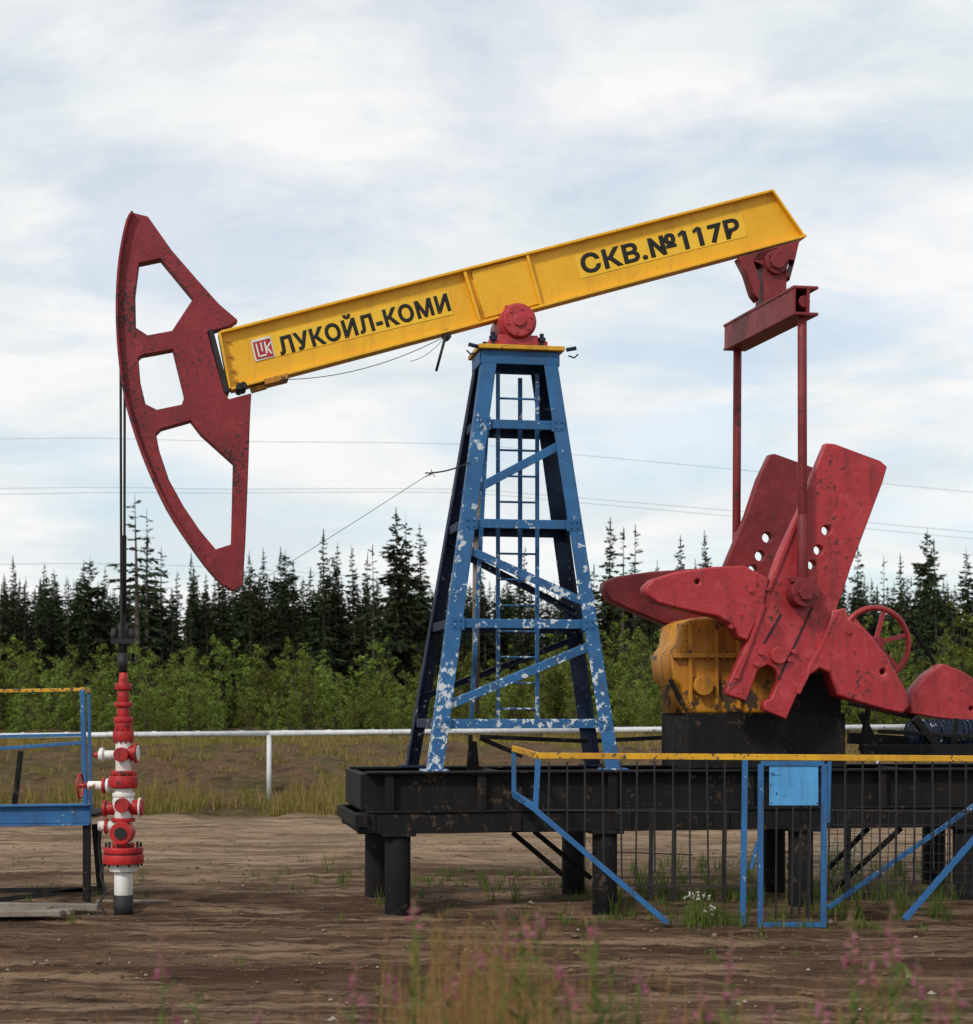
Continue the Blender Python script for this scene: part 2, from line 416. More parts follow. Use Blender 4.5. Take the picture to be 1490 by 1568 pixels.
for v,pt,zt_ in ((-1.02,pin,zn),(1.02,pinf,zf)):
    top=Vector((UE,v,zt_-.1)); e=Vector((pt.x,v,pt.z+.12)); 
    mid=e+(top-e)*.25
    cyl(bm,e,mid,.06,.046,14); cyl(bm,mid,top,.046,None,14)
    beam(bm,(pt.x-.13,v,pt.z+.13),(pt.x+.13,v,pt.z+.13),.09,.05)
    cyl(bm,(pt.x,v-.09,pt.z),(pt.x,v+.1,pt.z),.14,None,28)
    cyl(bm,(pt.x,v-.13,pt.z),(pt.x,v-.09,pt.z),.085,None,6)
    cyl(bm,(UE,v-.07,zt_),(UE,v+.07,zt_),.06,None,14)
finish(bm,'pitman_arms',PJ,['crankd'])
# ---- cranks and counterweights (near)
vn=-.84
blade=[(1262,680),(1275,681),(1345,707),(1355,716),(1348,740),(1300,868),(1288,905),(1270,955),(1240,1012),(1201,1102),(1166,1086),(1168,1074),(1178,1070),(1191,1040),(1184,1024),(1172,1018),(1158,1026),(1140,1074),(1108,1062),(1112,1050),(1150,965),(1172,900),(1190,850),(1222,780),(1243,725)]
plate('crank_near',P2(blade,vn),[circ(1262,813,.048,vn),circ(1250,843,.048,vn),circ(1240,866,.045,vn)],vn,.13,'crank',PJ,.012)
wl=[(985,908),(986,898),(998,887),(1030,877),(1085,869),(1136,867),(1160,880),(1174,886),(1166,930),(1150,962),(1141,982),(1126,976),(1117,957),(1095,945),(1040,934),(1003,924)]
plate('counterweight_near_left',P2(wl,vn),[circ(1064,892,.022,vn)],vn+.03,.24,'crank',PJ,.02)
wr=[(1258,975),(1270,935),(1290,932),(1296,950),(1318,962),(1352,1003),(1382,1056),(1388,1080),(1378,1093),(1350,1087),(1312,1076),(1276,1064),(1266,1030),(1250,1024),(1238,1034),(1230,1022)]
plate('counterweight_near_right',P2(wr,vn),[circ(1347,1029,.028,vn)],vn+.03,.24,'crank',PJ,.02)
bm=bmesh.new()
sh=pl(1187,1004,vn)
cyl(bm,(sh.x,-.97,sh.z),(sh.x,-.76,sh.z),.085,None,24)
cyl(bm,(sh.x,-.76,sh.z),(sh.x,.95,sh.z),.11,None,24)
for px,py in ((1166,1000),(1160,1018),(1208,1010),(1216,998),(1300,968),(1150,905),(1120,960)):
    q=pl(px,py,-.93); cyl(bm,(q.x,-.95,q.z),(q.x,-.89,q.z),.028,None,6)
a=pl(1243,740,-.92);b=pl(1176,905,-.92); beam(bm,a,b,.04,.03,(0,1,0))
a=pl(1282,938,-.92);b=pl(1222,1062,-.92); beam(bm,a,b,.04,.03,(0,1,0))
a=pl(1170,925,-.92);b=pl(1128,1040,-.92); beam(bm,a,b,.04,.03,(0,1,0))
finish(bm,'crank_shaft',PJ,['crank'])
bm=bmesh.new()
for q1,q2 in (((1244,930),(1192,1040)),((1196,940),(1170,985)),((1296,960),(1272,1010))):
    beam(bm,pl(*q1,-.908),pl(*q2,-.908),.016,.012,(0,1,0))
finish(bm,'crank_slot',PJ,['steel'],0)
vf=.84
bf=[(1176,697),(1184,696),(1240,716),(1270,735),(1262,765),(1222,880),(1190,960),(1130,960),(1108,866),(1140,790),(1158,735)]
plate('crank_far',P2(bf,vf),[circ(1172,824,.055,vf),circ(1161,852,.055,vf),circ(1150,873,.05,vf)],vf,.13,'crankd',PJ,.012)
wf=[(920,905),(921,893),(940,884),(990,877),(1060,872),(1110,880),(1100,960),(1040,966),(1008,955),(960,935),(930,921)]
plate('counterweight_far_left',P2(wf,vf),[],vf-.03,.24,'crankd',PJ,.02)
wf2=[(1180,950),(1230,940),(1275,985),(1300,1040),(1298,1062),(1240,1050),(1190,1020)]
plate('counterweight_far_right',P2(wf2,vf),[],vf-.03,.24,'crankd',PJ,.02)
# ---- gearbox
g0=[(1046,1092),(1043,1050),(1030,1040),(1027,1004),(1040,985),(1044,955),(1064,946),(1140,940),(1240,945),(1275,990),(1280,1092)]
plate('gearbox',P2(g0,-.40),[],0,.78,'gear',PJ,.03)
bm=bmesh.new()
a=pl(1030,1004,-.4);b=pl(1282,1004,-.4); beam(bm,(a.x,0,a.z),(b.x,0,b.z),.92,.05)
for px in (1056,1096,1130):
    a=pl(px,950,-.4);b=pl(px,1085,-.4); beam(bm,(a.x,-.42,a.z),(a.x,-.42,b.z),.04,.05,(0,1,0))
for px in (1040,1062,1084,1108):
    a=pl(px,1004,-.42); cyl(bm,(a.x,-.42,a.z-.05),(a.x,-.42,a.z+.055),.018,None,6)
a=pl(1075,1050,-.42); cyl(bm,(a.x,-.5,a.z),(a.x,-.38,a.z),.10,None,20)
finish(bm,'gearbox_flanges',PJ,['gear'])
bm=bmesh.new()
a=pl(1052,1092,-.45);b=pl(1292,1150,-.45)
beam(bm,(a.x,0,(a.z+1.40)/2),(b.x,0,(a.z+1.40)/2),1.0,a.z-1.40)
a=pl(1205,1030,-.45);b=pl(1290,1096,-.45)
beam(bm,(a.x,0,(a.z+b.z)/2),(b.x,0,(a.z+b.z)/2),.84,a.z-b.z)  # black box stands in for the darkness on the gearbox behind the crank
beam(bm,pl(1026,1040,-.43),pl(1046,1080,-.43),.03,.09,(0,1,0))
for (x1,y1,x2,y2,v,w) in ((1330,1085,1318,1150,-.3,.05),(1318,1092,1345,1150,.3,.06),(1345,1120,1490,1128,-.5,.04),(1320,1150,1500,1148,-.4,.12),(1400,1100,1440,1150,-.2,.08),(1395,960,1440,1030,.5,.035),(1465,1100,1460,1150,-.4,.04),(1300,1130,1420,1138,.2,.12),(1300,1075,1400,1098,.35,.06),(1430,1012,1398,965,.5,.03)):
    beam(bm,pl(x1,y1,v),pl(x2,y2,v),w)
finish(bm,'gearbox_pedestal_and_dark_box',PJ,['black'])
bm=bmesh.new()
pc=pl(1340,985,.45); 
torus(bm,pc,(0,1,0),.385,.032,44,8)
for i in range(6):
    t=i*math.pi/3+.25; beam(bm,pc,pc+Vector((.38*math.cos(t),0,.38*math.sin(t))),.045,.03,(0,1,0))
cyl(bm,pc+Vector((0,-.1,0)),pc+Vector((0,.3,0)),.07,None,18)
finish(bm,'brake_wheel',PJ,['crank'],0)
plate('belt_guard',P2([(1388,1092),(1390,1062),(1412,1035),(1438,1017),(1470,1030),(1498,1050),(1560,1060),(1560,1100),(1470,1104),(1420,1098)],.3),[circ(1480,1085,.025,.3)],.3,.24,'crank',PJ,.012)
bm=bmesh.new()
a=pl(1392,1124,.1); 
cyl(bm,a,a+Vector((.75,0,0)),.14,None,22)
for i in range(12):
    q=a+Vector((.08+i*.055,0,0)); cyl(bm,q,q+Vector((.02,0,0)),.16,None,22)
beam(bm,a+Vector((.1,0,-.15)),a+Vector((.7,0,-.15)),.3,.06)
beam(bm,a+Vector((.3,-.16,.05)),a+Vector((.5,-.16,.05)),.12,.14)
finish(bm,'electric_motor',PJ,['blued'],0)
# ---- skid + piles
bm=bmesh.new()
ul=-1.62; ur=6.6
for v in (-.78,.78):
    beam(bm,(ul,v,1.20),(ur,v,1.20),.03,.36)
    beam(bm,(ul,v,1.385),(ur,v,1.385),.24,.022); beam(bm,(ul,v,1.01),(ur,v,1.01),.24,.022)
    beam(bm,(ul-.08,v,.90),(ur,v,.90),.20,.20)
for u in (ul,-.2,.9,1.9,3,4.2,5.4,ur):
    beam(bm,(u,-.77,1.2),(u,.77,1.2),.10,.34); beam(bm,(u,-.9,.9),(u,.9,.9),.16,.18)
beam(bm,(ul-.06,-.95,.93),(ul-.06,.95,.93),.12,.12)
for u in (-1.4,-.5,.8,2.2,3.6,5.0):
    beam(bm,(u,-.86,1.02),(u,-.86,1.38),.012,.09,(1,0,0))
for (px,v) in ((609,-.78),(577,.78),(926,-.78),(878,.78),(1226,-.78),(1185,.78),(1478,-.78),(1430,.78)):
    u=pl(px,1300,v).x; cyl(bm,(u,v,-.1),(u,v,.80),.125,None,14); beam(bm,(u-.16,v,.79),(u+.16,v,.79),.3,.03)
for (x1,y1,x2,y2,v) in ((720,1125,722,1180,.6),(735,1128,900,1135,.5),(735,1130,800,1158,-.2),(1040,1125,1042,1180,.8),(900,1135,1045,1128,.8)):
    beam(bm,pl(x1,y1,v),pl(x2,y2,v),.045)
cyl(bm,pl(724,1180,-.2),pl(724,1135,-.2),.07,.04,12)
for (x1,y1,x2,y2,v) in ((785,1275,862,1340,-.3),(818,1273,905,1345,0),(1380,1268,1275,1365,.2),(1330,1268,1268,1330,.5)):
    beam(bm,pl(x1,y1,v),pl(x2,y2,v),.05)
finish(bm,'skid_frame',PJ,['black'])
# ---- wireline and hanger
bm=bmesh.new()
for px,v in ((184.5,-.09),(191,.03)):
    p=pl(px,500,v); q=pl(px+ (1.5 if v<0 else -.5),975,v)
    cyl(bm,p,q,.0125,None,8)
cyl(bm,pl(188,820,-.03),pl(188,1030,-.03),.017,None,10)
cyl(bm,pl(189,820,-.03),pl(189,940,-.03),.03,None,10)
beam(bm,pl(170,982,-.03),pl(206,982,-.03),.12,.05)
cyl(bm,pl(188,955,-.03),pl(188,1000,-.03),.045,None,12)
cyl(bm,pl(175,962,-.03),pl(175,982,-.03),.03,None,10); cyl(bm,pl(201,962,-.03),pl(201,982,-.03),.03,None,10)
cyl(bm,pl(188,1000,-.03),pl(188,1030,-.03),.055,.04,12)
finish(bm,'wireline_hanger',PJ,['steel'],0)
bm=bmesh.new()
def sag(a,b,s,n=14): 
    a=Vector(a);b=Vector(b); return [a.lerp(b,i/n)-Vector((0,0,s*4*(i/n)*(1-i/n))) for i in range(n+1)]
path(bm,sag(pl(440,581,0),pl(682,515,-.1),.1),.004,5)
path(bm,sag(pl(682,515,-.1),pl(628,553,-.2),.05),.003,5)
path(bm,sag(leg('fl',4.45),pl(660,724,-.3),.02),.008,5)
path(bm,sag(pl(660,724,-.3),Vector((-8.5,14,.5)),.15),.003,5)
q=pl(662,724,-.3)
for i in range(7): path(bm,[q,q+Vector((U(-.08,.08),0,U(-.05,.05)))],.004,4)
finish(bm,'loose_cables',PJ,['steel'],0)

# ================================================================ WELLHEAD
wy=-.72
WX=wp(189,1300,wy).x
WH=empty('wellhead',(WX,wy,0))
def wz(py): return H+(1090-py)/F*(D+wy)
k=(D+wy)/F
bmr=bmesh.new(); bmw=bmesh.new(); bmd=bmesh.new()
def cz(bm,y0,y1,r,r2=None,seg=22): cyl(bm,(0,0,wz(y1)),(0,0,wz(y0)),r*k,(r2 or r)*k,seg)
for y0,y1,r,r2 in ((1030,1052,8,6),(1046,1056,13,None),(1056,1075,9,None),(1075,1082,14,None),(1082,1100,10,None),(1098,1106,15,None),(1106,1122,12,14),(1120,1134,16,None),
                (1180,1186,19,None),(1188,1205,22,None),(1252,1258,18,None),(1297,1306,30,None),(1308,1322,31,None),(1290,1297,17,None)):
    cz(bmr,y0,y1,r,r2)
for y0,y1,r,r2 in ((1134,1182,12,None),(1204,1256,14,None),(1214,1220,17,None),(1258,1300,13,None),(1322,1334,21,None),(1334,1372,14,None)):
    cz(bmw,y0,y1,r,r2)
cz(bmd,1370,1410,13,16); cz(bmd,1306,1308,29)
def side(bm,x0,x1,py,r,yoff=0,r2=None): cyl(bm,(x0*k,yoff,wz(py)),(x1*k,yoff,wz(py)),r*k,(r2 or r)*k,18)
side(bmr,8,22,1153,12); side(bmr,18,21,1153,16); side(bmw,21,23,1153,12)
side(bmw,-38,-10,1156,7); side(bmw,-36,-30,1156,11); side(bmr,-44,-38,1156,4)
side(bmw,-54,-12,1203,7); side(bmr,-58,-54,1203,5); side(bmr,-32,-28,1203,12); side(bmw,-26,-22,1203,11)
torus(bmr,(-66*k,0,wz(1203)),(1,0,0),.12,.012); cyl(bmr,(-66*k,-.11,wz(1203)),(-66*k,.11,wz(1203)),.01,None,8); cyl(bmr,(-68*k,0,wz(1203)),(-56*k,0,wz(1203)),.02,None,8)
side(bmr,8,24,1236,12); side(bmw,24,27,1236,15); side(bmr,27,30,1236,13)
side(bmr,-28,-10,1238,10); side(bmr,-31,-26,1238,13); side(bmw,-38,-34,1265,8); side(bmw,-36,-10,1265,8); side(bmr,-28,-24,1265,12)
def fr(bm,px,py,r,y0,y1): cyl(bm,(px*k,y0,wz(py)),(px*k,y1,wz(py)),r*k,None,24)
fr(bmr,2,1274,17,-.2,0); fr(bmd,2,1274,9,-.215,-.2); fr(bmr,0,1155,11,-.14,0); fr(bmr,2,1232,11,-.16,0); sphere(bmr,(0,0,wz(1195)),.12)
sphere(bmw,(0,0,wz(1230)),.11,sc_=(1,1,1.3)); sphere(bmw,(0,0,wz(1275)),.12)
for z0,r in ((1301,26),(1315,27),(1196,19),(1127,13)):
    for i in range(10):
        t=i*math.pi/5+.2; x,y=r*k*math.cos(t),r*k*math.sin(t)
        cyl(bmd if z0>1300 else bmr,(x,y,wz(z0+11)),(x,y,wz(z0-11)),.012,None,6)
path(bmd,[(-28*k,-.05,wz(1322)),(-32*k,-.1,wz(1340)),(-22*k,-.12,wz(1362)),(-30*k,-.2,wz(1380)),(-20*k,-.25,wz(1396))],.012,6)
path(bmd,[(-38*k,.1,wz(1265)),(-44*k,.2,wz(1300)),(-40*k,.3,wz(1375))],.015,8)
finish(bmr,'valves_and_flanges',WH,['wred'],.004); finish(bmw,'tubing_head',WH,['white'],.004); finish(bmd,'casing_base',WH,['steel'],0)

# ================================================================ LEFT SERVICE PLATFORM
SP=empty('service_platform',(0,0,0))
y=-.2; bb=bmesh.new(); by=bmesh.new(); bk=bmesh.new()
def W(px,py,yy=None): return wp(px,py,y if yy is None else yy)
beam(by,W(-120,1060),W(126,1056),.035,.035)
beam(bb,W(126,1056),W(131,1240),.045,.045,(0,1,0)); beam(bb,W(-120,1130),W(128,1125),.03,.03); beam(bb,W(-120,1155),W(128,1137),.03,.035)
beam(bk,W(32,1150,.3),W(22,1235,.3),.05,.05,(0,1,0)); beam(bk,W(-80,1060,.2),W(-80,1240,.2),.05,.05,(0,1,0))
beam(bb,W(-160,1250),W(139,1247),.06,.17); beam(bb,W(-160,1236),W(140,1232),.16,.02); beam(bb,W(-160,1265),W(138,1262),.14,.02)
zt=W(0,1250).z
for yy in (.15,.5,.85): beam(bk,Vector((-5.6,yy,zt)),Vector((W(139,1247).x,yy,zt)),.32,.03)
beam(bk,W(133,1262),Vector((W(133,1262).x,y,-.02)),.07,.07,(0,1,0)); beam(bk,W(146,1262,.9),Vector((W(150,1262,.9).x+.04,.9,-.02)),.07,.07,(0,1,0))
beam(bk,W(-130,1262),Vector((W(-130,1262).x,y,-.02)),.07,.07,(0,1,0))
beam(bk,W(-120,1365),W(135,1362),.04,.05); beam(bk,W(-120,1392),W(150,1360),.04,.05)
beam(bb,W(139,1057,.9)-Vector((.02,0,0)),W(139,1240,.9),.03,.03,(0,1,0)); beam(by,W(126,1056),W(136,1057,.9),.035,.05)
finish(bb,'blue_frame',SP,['blue2'],.003); finish(by,'yellow_handrail',SP,['ypale'],.003); finish(bk,'dark_deck_and_legs',SP,['black'],.003)
bm=bmesh.new()
for i in range(4):
    yy=-1.35+i*.17; x0=-6.2+U(-.1,.1); x1=-3.95+U(-.12,.1)-i*.1
    beam(bm,(x0,yy,.03+U(0,.015)),(x1,yy+U(-.05,.05),.05+U(0,.03)),.15,.05)
beam(bm,(-6,-.85,.1),(-3.8,-.75,.06),.12,.06); beam(bm,(-3.9,-.4,.06),(-3.2,-.3,.05),.10,.06)
finish(bm,'wood_planks',None,['wood'],.005)

# ================================================================ SAFETY FENCE IN FRONT
SF=empty('safety_fence')
y=-1.9
by=bmesh.new(); bb=bmesh.new(); bk=bmesh.new(); bs=bmesh.new()
beam(by,W(824,1157),W(1700,1163),.03,.055); beam(by,W(824,1157),wp(786,1146,-.95),.03,.055)
beam(bb,W(824,1163),W(820,1238),.05,.05,(0,1,0)); beam(bb,wp(787,1150,-.95),wp(787,1216,-.95),.045,.045,(0,1,0))
beam(bb,W(820,1238),wp(787,1216,-.95),.04,.06)
beam(bb,W(806,1228,),W(1022,1413),.05,.07,(0,1,0)); 
beam(bb,W(1141,1164),W(1137,1418),.05,.05,(0,1,0))
for xx in (1165,1262):
    beam(bb,W(xx,1170),W(xx-1,1420),.05,.05,(0,1,0))
for yy in (1169,1416): beam(bb,W(1165,yy),W(1262,yy),.045,.045)
beam(bb,W(1270,1166),W(1268,1260),.035,.035,(0,1,0))
beam(bb,W(1560,1205),W(1385,1408),.05,.06,(0,1,0)); beam(bb,wp(1540,1200,-1.3),wp(1268,1390,-1.5),.04,.05,(0,1,0))
beam(bb,W(1160,1290),W(1150,1330),.03,.03,(0,1,0))
beam(bs,W(1178,1200),W(1253,1200),.02,.40)
for (xx,yy) in ((1180,1172),(1251,1172),(1180,1228),(1251,1228)): cyl(bs,W(xx,yy)+Vector((0,-.02,0)),W(xx,yy),.012,None,6)
x=842
while x<1700:
    if not (1135<x<1150):
        top=1166; bot=1236+ (U(95,125) if x>925 else max(0,(x-830)*1.0))
        if 1165<x<1262: bot=1408; top=1232 if 1176<x<1255 else 1180
        j=U(-3,3)
        beam(bk,W(x+U(-1,1),top),W(x+j,bot),.015,.015,(0,1,0))
    x+=26.5+U(-1.5,1.5)
beam(bk,W(830,1240),W(1137,1243),.018,.018); beam(bk,W(1265,1240),W(1700,1246),.018,.018)
beam(bk,W(945,1305),W(1060,1309),.012,.012)
beam(bk,W(960,1355),W(1137,1358),.012,.012)
for i in range(9): beam(bk,W(1268,1262+i*14),W(1700,1266+i*15),.006,.006)
for i in range(34): beam(bk,W(1270+i*13,1245),W(1268+i*13,1372),.006,.006,(0,1,0))
for xx in (998,1033,1110,1300): beam(bk,wp(xx,1240,-1.3),wp(xx-2,1378,-1.3),.04,.04,(0,1,0))
for i in range(3): beam(bk,wp(1215+i*12,1180,-1.7),wp(1212+i*12,1400,-1.7),.02,.02,(0,1,0))
finish(by,'yellow_top_rail',SF,['ypale'],.003); finish(bb,'blue_posts_and_gate',SF,['blue2'],.003)
finish(bk,'infill_bars',SF,['steel'],0); finish(bs,'gate_sign_panel',SF,['ltblue'],.004)

# ================================================================ GROUND
def sst(a,b,x):
    t=max(0,min(1,(x-a)/(b-a))); return t*t*(3-2*t)
def hgt(x,y):
    e=1.2*noise.noise(Vector((x*.12,3.3,0)))+.5*noise.noise(Vector((x*.5,1.3,0)))
    z=sst(15.0+e,23.5+e,y)*1.15+sst(26,38,y)*.18
    if y<60 and abs(x)<80:
        a=1-sst(12,16,y)
        rut=noise.noise(Vector((x*.07+3,y*1.9,0)))
        z+=a*(.09*rut+.05*noise.noise(Vector((x*.5,y*3.4,5)))+.022*noise.noise(Vector((x*4,y*7,9)))+.010*noise.noise(Vector((x*14,y*16,2))))
        z+=(1-a)*(.20*noise.noise(Vector((x*.6,y*.6,1)))+.10*noise.noise(Vector((x*2,y*2,4))))
    return z
def lines(lst):
    out=[]
    for a,b,s in lst:
        v=a
        while v<b-1e-6: out.append(v); v+=s
    out.append(lst[-1][1]); return out
xs=lines([(-900,-100,100),(-100,-24,4),(-24,-9,.4),(-9,9,.075),(9,24,.4),(24,100,4),(100,900,100)])
ys=lines([(-60,-18,3),(-18,-8,.3),(-8,3,.055),(3,16,.12),(16,42,.4),(42,100,4),(100,1600,100)])
vs=[(x,yy,hgt(x,yy)) for yy in ys for x in xs]
nx=len(xs)
fs=[(j*nx+i,j*nx+i+1,(j+1)*nx+i+1,(j+1)*nx+i) for j in range(len(ys)-1) for i in range(nx-1)]
me=bpy.data.meshes.new('ground'); me.from_pydata(vs,[],fs); me.polygons.foreach_set('use_smooth',[True]*len(fs))
m,t,b=nt('dirt')
v=N(t,'ShaderNodeTexCoord').outputs['Object']
sep=N(t,'ShaderNodeSeparateXYZ'); t.links.new(v,sep.inputs[0])
n1=noise_n(t,mapping(t,v,(.18,1.5,1)),1.0,6,.6,.4)
n2=noise_n(t,v,5,8,.7)
n3=noise_n(t,mapping(t,v,(.30,2.8,1)),1.6,6,.65,.6)
n4=noise_n(t,v,60,3,.6)
n5=noise_n(t,mapping(t,v,(1.0,6,1)),2.0,5,.65,.4)
brown=mix(t,ramp(t,n1,.40,.60),(.078,.042,.024),(.175,.106,.064))
brown=mix(t,ramp(t,n3,.49,.60),brown,(.30,.20,.128))
brown=mix(t,ramp(t,n5,.52,.64),brown,(.048,.028,.017))
brown=mix(t,ramp(t,n2,.54,.76),brown,(.033,.020,.013))
sand=mix(t,ramp(t,n3,.38,.60),(.18,.118,.074),(.42,.305,.205))
sand=mix(t,ramp(t,n5,.54,.68),sand,(.13,.082,.052))
sand=mix(t,ramp(t,n2,.58,.8),sand,(.10,.066,.042))
def mr(inp,a,b_):
    q=N(t,'ShaderNodeMapRange'); q.interpolation_type='SMOOTHSTEP'; q.inputs[1].default_value=a; q.inputs[2].default_value=b_
    t.links.new(inp,q.inputs[0]); return q.outputs[0]
ad=N(t,'ShaderNodeMath',operation='MULTIPLY_ADD'); t.links.new(n1,ad.inputs[0]); ad.inputs[1].default_value=9; t.links.new(sep.outputs[1],ad.inputs[2])
c=mix(t,mr(ad.outputs[0],4.5,12),brown,sand)
bank=mix(t,ramp(t,noise_n(t,v,.7,6,.65),.42,.6),(.135,.076,.044),(.080,.072,.024))
bank=mix(t,ramp(t,n2,.45,.7),bank,(.20,.125,.074))
bank=mix(t,ramp(t,noise_n(t,v,2.2,6,.7),.52,.66),bank,(.055,.035,.020))
c=mix(t,mr(ad.outputs[0],18.2,20.5),c,bank)
c=mix(t,ramp(t,n4,.62,.8),c,(.28,.22,.17)) 
t.links.new(c,b.inputs['Base Color']); b.inputs['Roughness'].default_value=.95; b.inputs['Specular IOR Level'].default_value=.12
h=N(t,'ShaderNodeMath',operation='ADD'); t.links.new(noise_n(t,v,11,7,.75),h.inputs[0]); t.links.new(n4,h.inputs[1])
bump(t,b,h.outputs[0],1.0,.05)
newobj('ground',me,None,[m])

# ================================================================ PIPE FENCE / POWER LINE
PF=empty('pipe_fence'); bm=bmesh.new()
ya=17.2
path(bm,[wp(-1500,1133,ya),wp(0,1127,ya),wp(412,1123,ya+.3),wp(900,1118,ya+1),wp(1490,1112,ya+2),wp(2600,1104,ya+3)],.055,12)
for px in (-760,-350,412,1345,2000):
    p=wp(px,1125,ya+.3+(px>800)*1.4); cyl(bm,Vector((p.x,p.y,p.z)),Vector((p.x,p.y,hgt(p.x,p.y)-.2)),.048,None,12)
for px in range(-300,1700,67):
    p=wp(px,1127-px*.0095,ya+max(0,px)/745.); cyl(bm,p-Vector((.04,0,0)),p+Vector((.04,0,0)),.066,None,12)
finish(bm,'pipe_rail',PF,['pipe'],0)
PW=empty('power_line'); bm=bmesh.new(); yy=50
for pts in ([(-900,700),(0,672),(350,676),(700,680),(880,696),(1490,754),(2400,850)],
            [(-900,775),(0,748),(350,749),(680,749),(880,762),(1490,815),(2400,905)],
            [(-900,785),(0,757),(350,755),(680,754),(880,769),(1490,825),(2400,915)],
            [(-900,890),(0,864),(350,870),(700,900),(1490,1010)]):
    path(bm,[wp(a,b_,yy) for a,b_ in smooth(pts,4)],.009,5)
for px in (-900,2400):
    p=wp(px,690 if px<0 else 840,yy); cyl(bm,(p.x,p.y,0),(p.x,p.y,p.z+.5),.15,.1,10)
    beam(bm,p+Vector((-.1,-1,0)),p+Vector((-.1,1,0)),.1,.1)
finish(bm,'wires',PW,['wire'],0)

# ================================================================ VEGETATION
def quad_card(V,Fc,c,d,w,s):
    i=len(V); V+= [c-s*w,c+s*w,c+d+s*w*.35,c+d-s*w*.35]; Fc.append((i,i+1,i+2,i+3))
def rv():
    while True:
        q=Vector((U(-1,1),U(-1,1),U(-1,1)))
        if .05<q.length<1: return q.normalized()
def mesh_from(name,V,Fc,mats,mi=None):
    me=bpy.data.meshes.new(name); me.from_pydata([tuple(q) for q in V],[],Fc)
    for k_ in mats: me.materials.append(M[k_])
    if mi: me.polygons.foreach_set('material_index',mi)
    return me
def spruce(seed,wr=.17,dens=1.0,sparse=0):
    random.seed(seed); V=[];Fc=[];mi=[]
    n=5
    for a in range(n):
        t0=2*math.pi*a/n;t1=2*math.pi*(a+1)/n; i=len(V)
        V+=[Vector((.011*math.cos(t0),.011*math.sin(t0),0)),Vector((.011*math.cos(t1),.011*math.sin(t1),0)),Vector((0,0,1))]; Fc.append((i,i+1,i+2)); mi.append(1)
    z=.08+sparse*.2
    while z<.985:
        prof=((1-z)**.75)*wr*(1 if z>.2 else .8)*U(.5,1.3)+.007
        nb=int(8*dens) if z<.85 else 5
        for b_ in range(nb):
            if R()<.14+sparse*.35: continue
            an=U(0,6.28); L=prof*U(.5,1.3)
            dr=Vector((math.cos(an),math.sin(an),-.45+.9*z*z+U(-.2,.15)))
            sd=Vector((-math.sin(an),math.cos(an),0))
            st=Vector((0,0,z+U(-.01,.01)))
            for j in range(3):
                f=(j+.3)/3; p=st+dr*L*f*.9-Vector((0,0,.12*L*f*f))
                for sg in (-1,1):
                    tw=(dr*.6+sd*sg*U(.4,1.0)+Vector((0,0,U(-.8,.05)))).normalized()
                    quad_card(V,Fc,p,tw*L*U(.3,.55)*(1.1-f*.4),L*.10+.002,rv()); mi.append(0)
            quad_card(V,Fc,st+dr*L*.5,dr*L*.55,.006,rv()); mi.append(0)
        z+=U(.013,.023)*(1+sparse)
    quad_card(V,Fc,Vector((0,0,.95)),Vector((0,0,.065)),.004,Vector((1,0,0)));mi.append(0)
    return mesh_from('spruce',V,Fc,['spruce','bark'],mi)
SPR=[spruce(11,.13),spruce(12,.10),spruce(13,.16),spruce(14,.085,.8),spruce(15,.13,.9,.3),spruce(16,.10,.7,.8),spruce(17,.18,1.1)]
def leafy(seed,slim=1.0,nl=1400):
    random.seed(seed); V=[];Fc=[];mi=[]
    tips=[]
    for s_ in range(6):
        a=U(0,6.28); top=Vector((math.cos(a)*U(.05,.24)*slim,math.sin(a)*U(.05,.24)*slim,U(.5,.98)))
        if s_==0: top=Vector((0,0,1))
        sd=Vector((.008,0,0)); i=len(V); V+=[Vector((0,0,0))-sd,Vector(sd),top]; Fc.append((i,i+1,i+2)); mi.append(1)
        i=len(V); sd=Vector((0,.008,0)); V+=[Vector((0,0,0))-sd,Vector(sd),top]; Fc.append((i,i+1,i+2)); mi.append(1)
        tips.append(top)
    cl=[]
    for q in range(46):
        tp=random.choice(tips); f=U(.12,1.0); c=tp*f
        r=.22*slim*(1-f*.8)
        a=U(0,6.28); c=c+Vector((math.cos(a)*r*U(.2,1),math.sin(a)*r*U(.2,1),0)); cl.append((c,U(.035,.09)*(1.25-f*.7)))
    for q in range(nl):
        c,r=random.choice(cl); p=c+rv()*r*(R()**.4)
        if p.z<0.01: continue
        quad_card(V,Fc,p,rv()*U(.013,.03),U(.007,.015),rv()); mi.append(0)
    return mesh_from('leafy',V,Fc,['shrub','bark'],mi)
LEAF=[leafy(21,1),leafy(22,.75),leafy(23,1.1),leafy(24,.55),leafy(25,.9)]
random.seed(99)
FO=empty('spruce_forest')
def put(me,par,name,x,y,h,sx=1.0,zoff=0):
    o=bpy.data.objects.new(name,me); COL.objects.link(o); o.parent=par
    o.location=(x,y,hgt(x,y)-.05+zoff); o.rotation_euler=(U(-.03,.03),U(-.03,.03),U(0,6.28)); o.scale=(h*sx,h*sx,h)
    return o
def topz(py,y): return H+(1090-py)/F*(D+y)
for i in range(820):
    y=U(52,78) if i>400 else U(47,58)
    x=U(-1,1)*(D+y)*.42
    base=906-14*noise.noise(Vector((x*.15,2,0)))-10*noise.noise(Vector((x*.6,5,0)))
    py=base+U(-18,34)-(R()<.16)*U(8,44)
    h=topz(py,y)-1.1
    put(random.choice(SPR),FO,'spruce',x,y,h,U(.85,1.35))
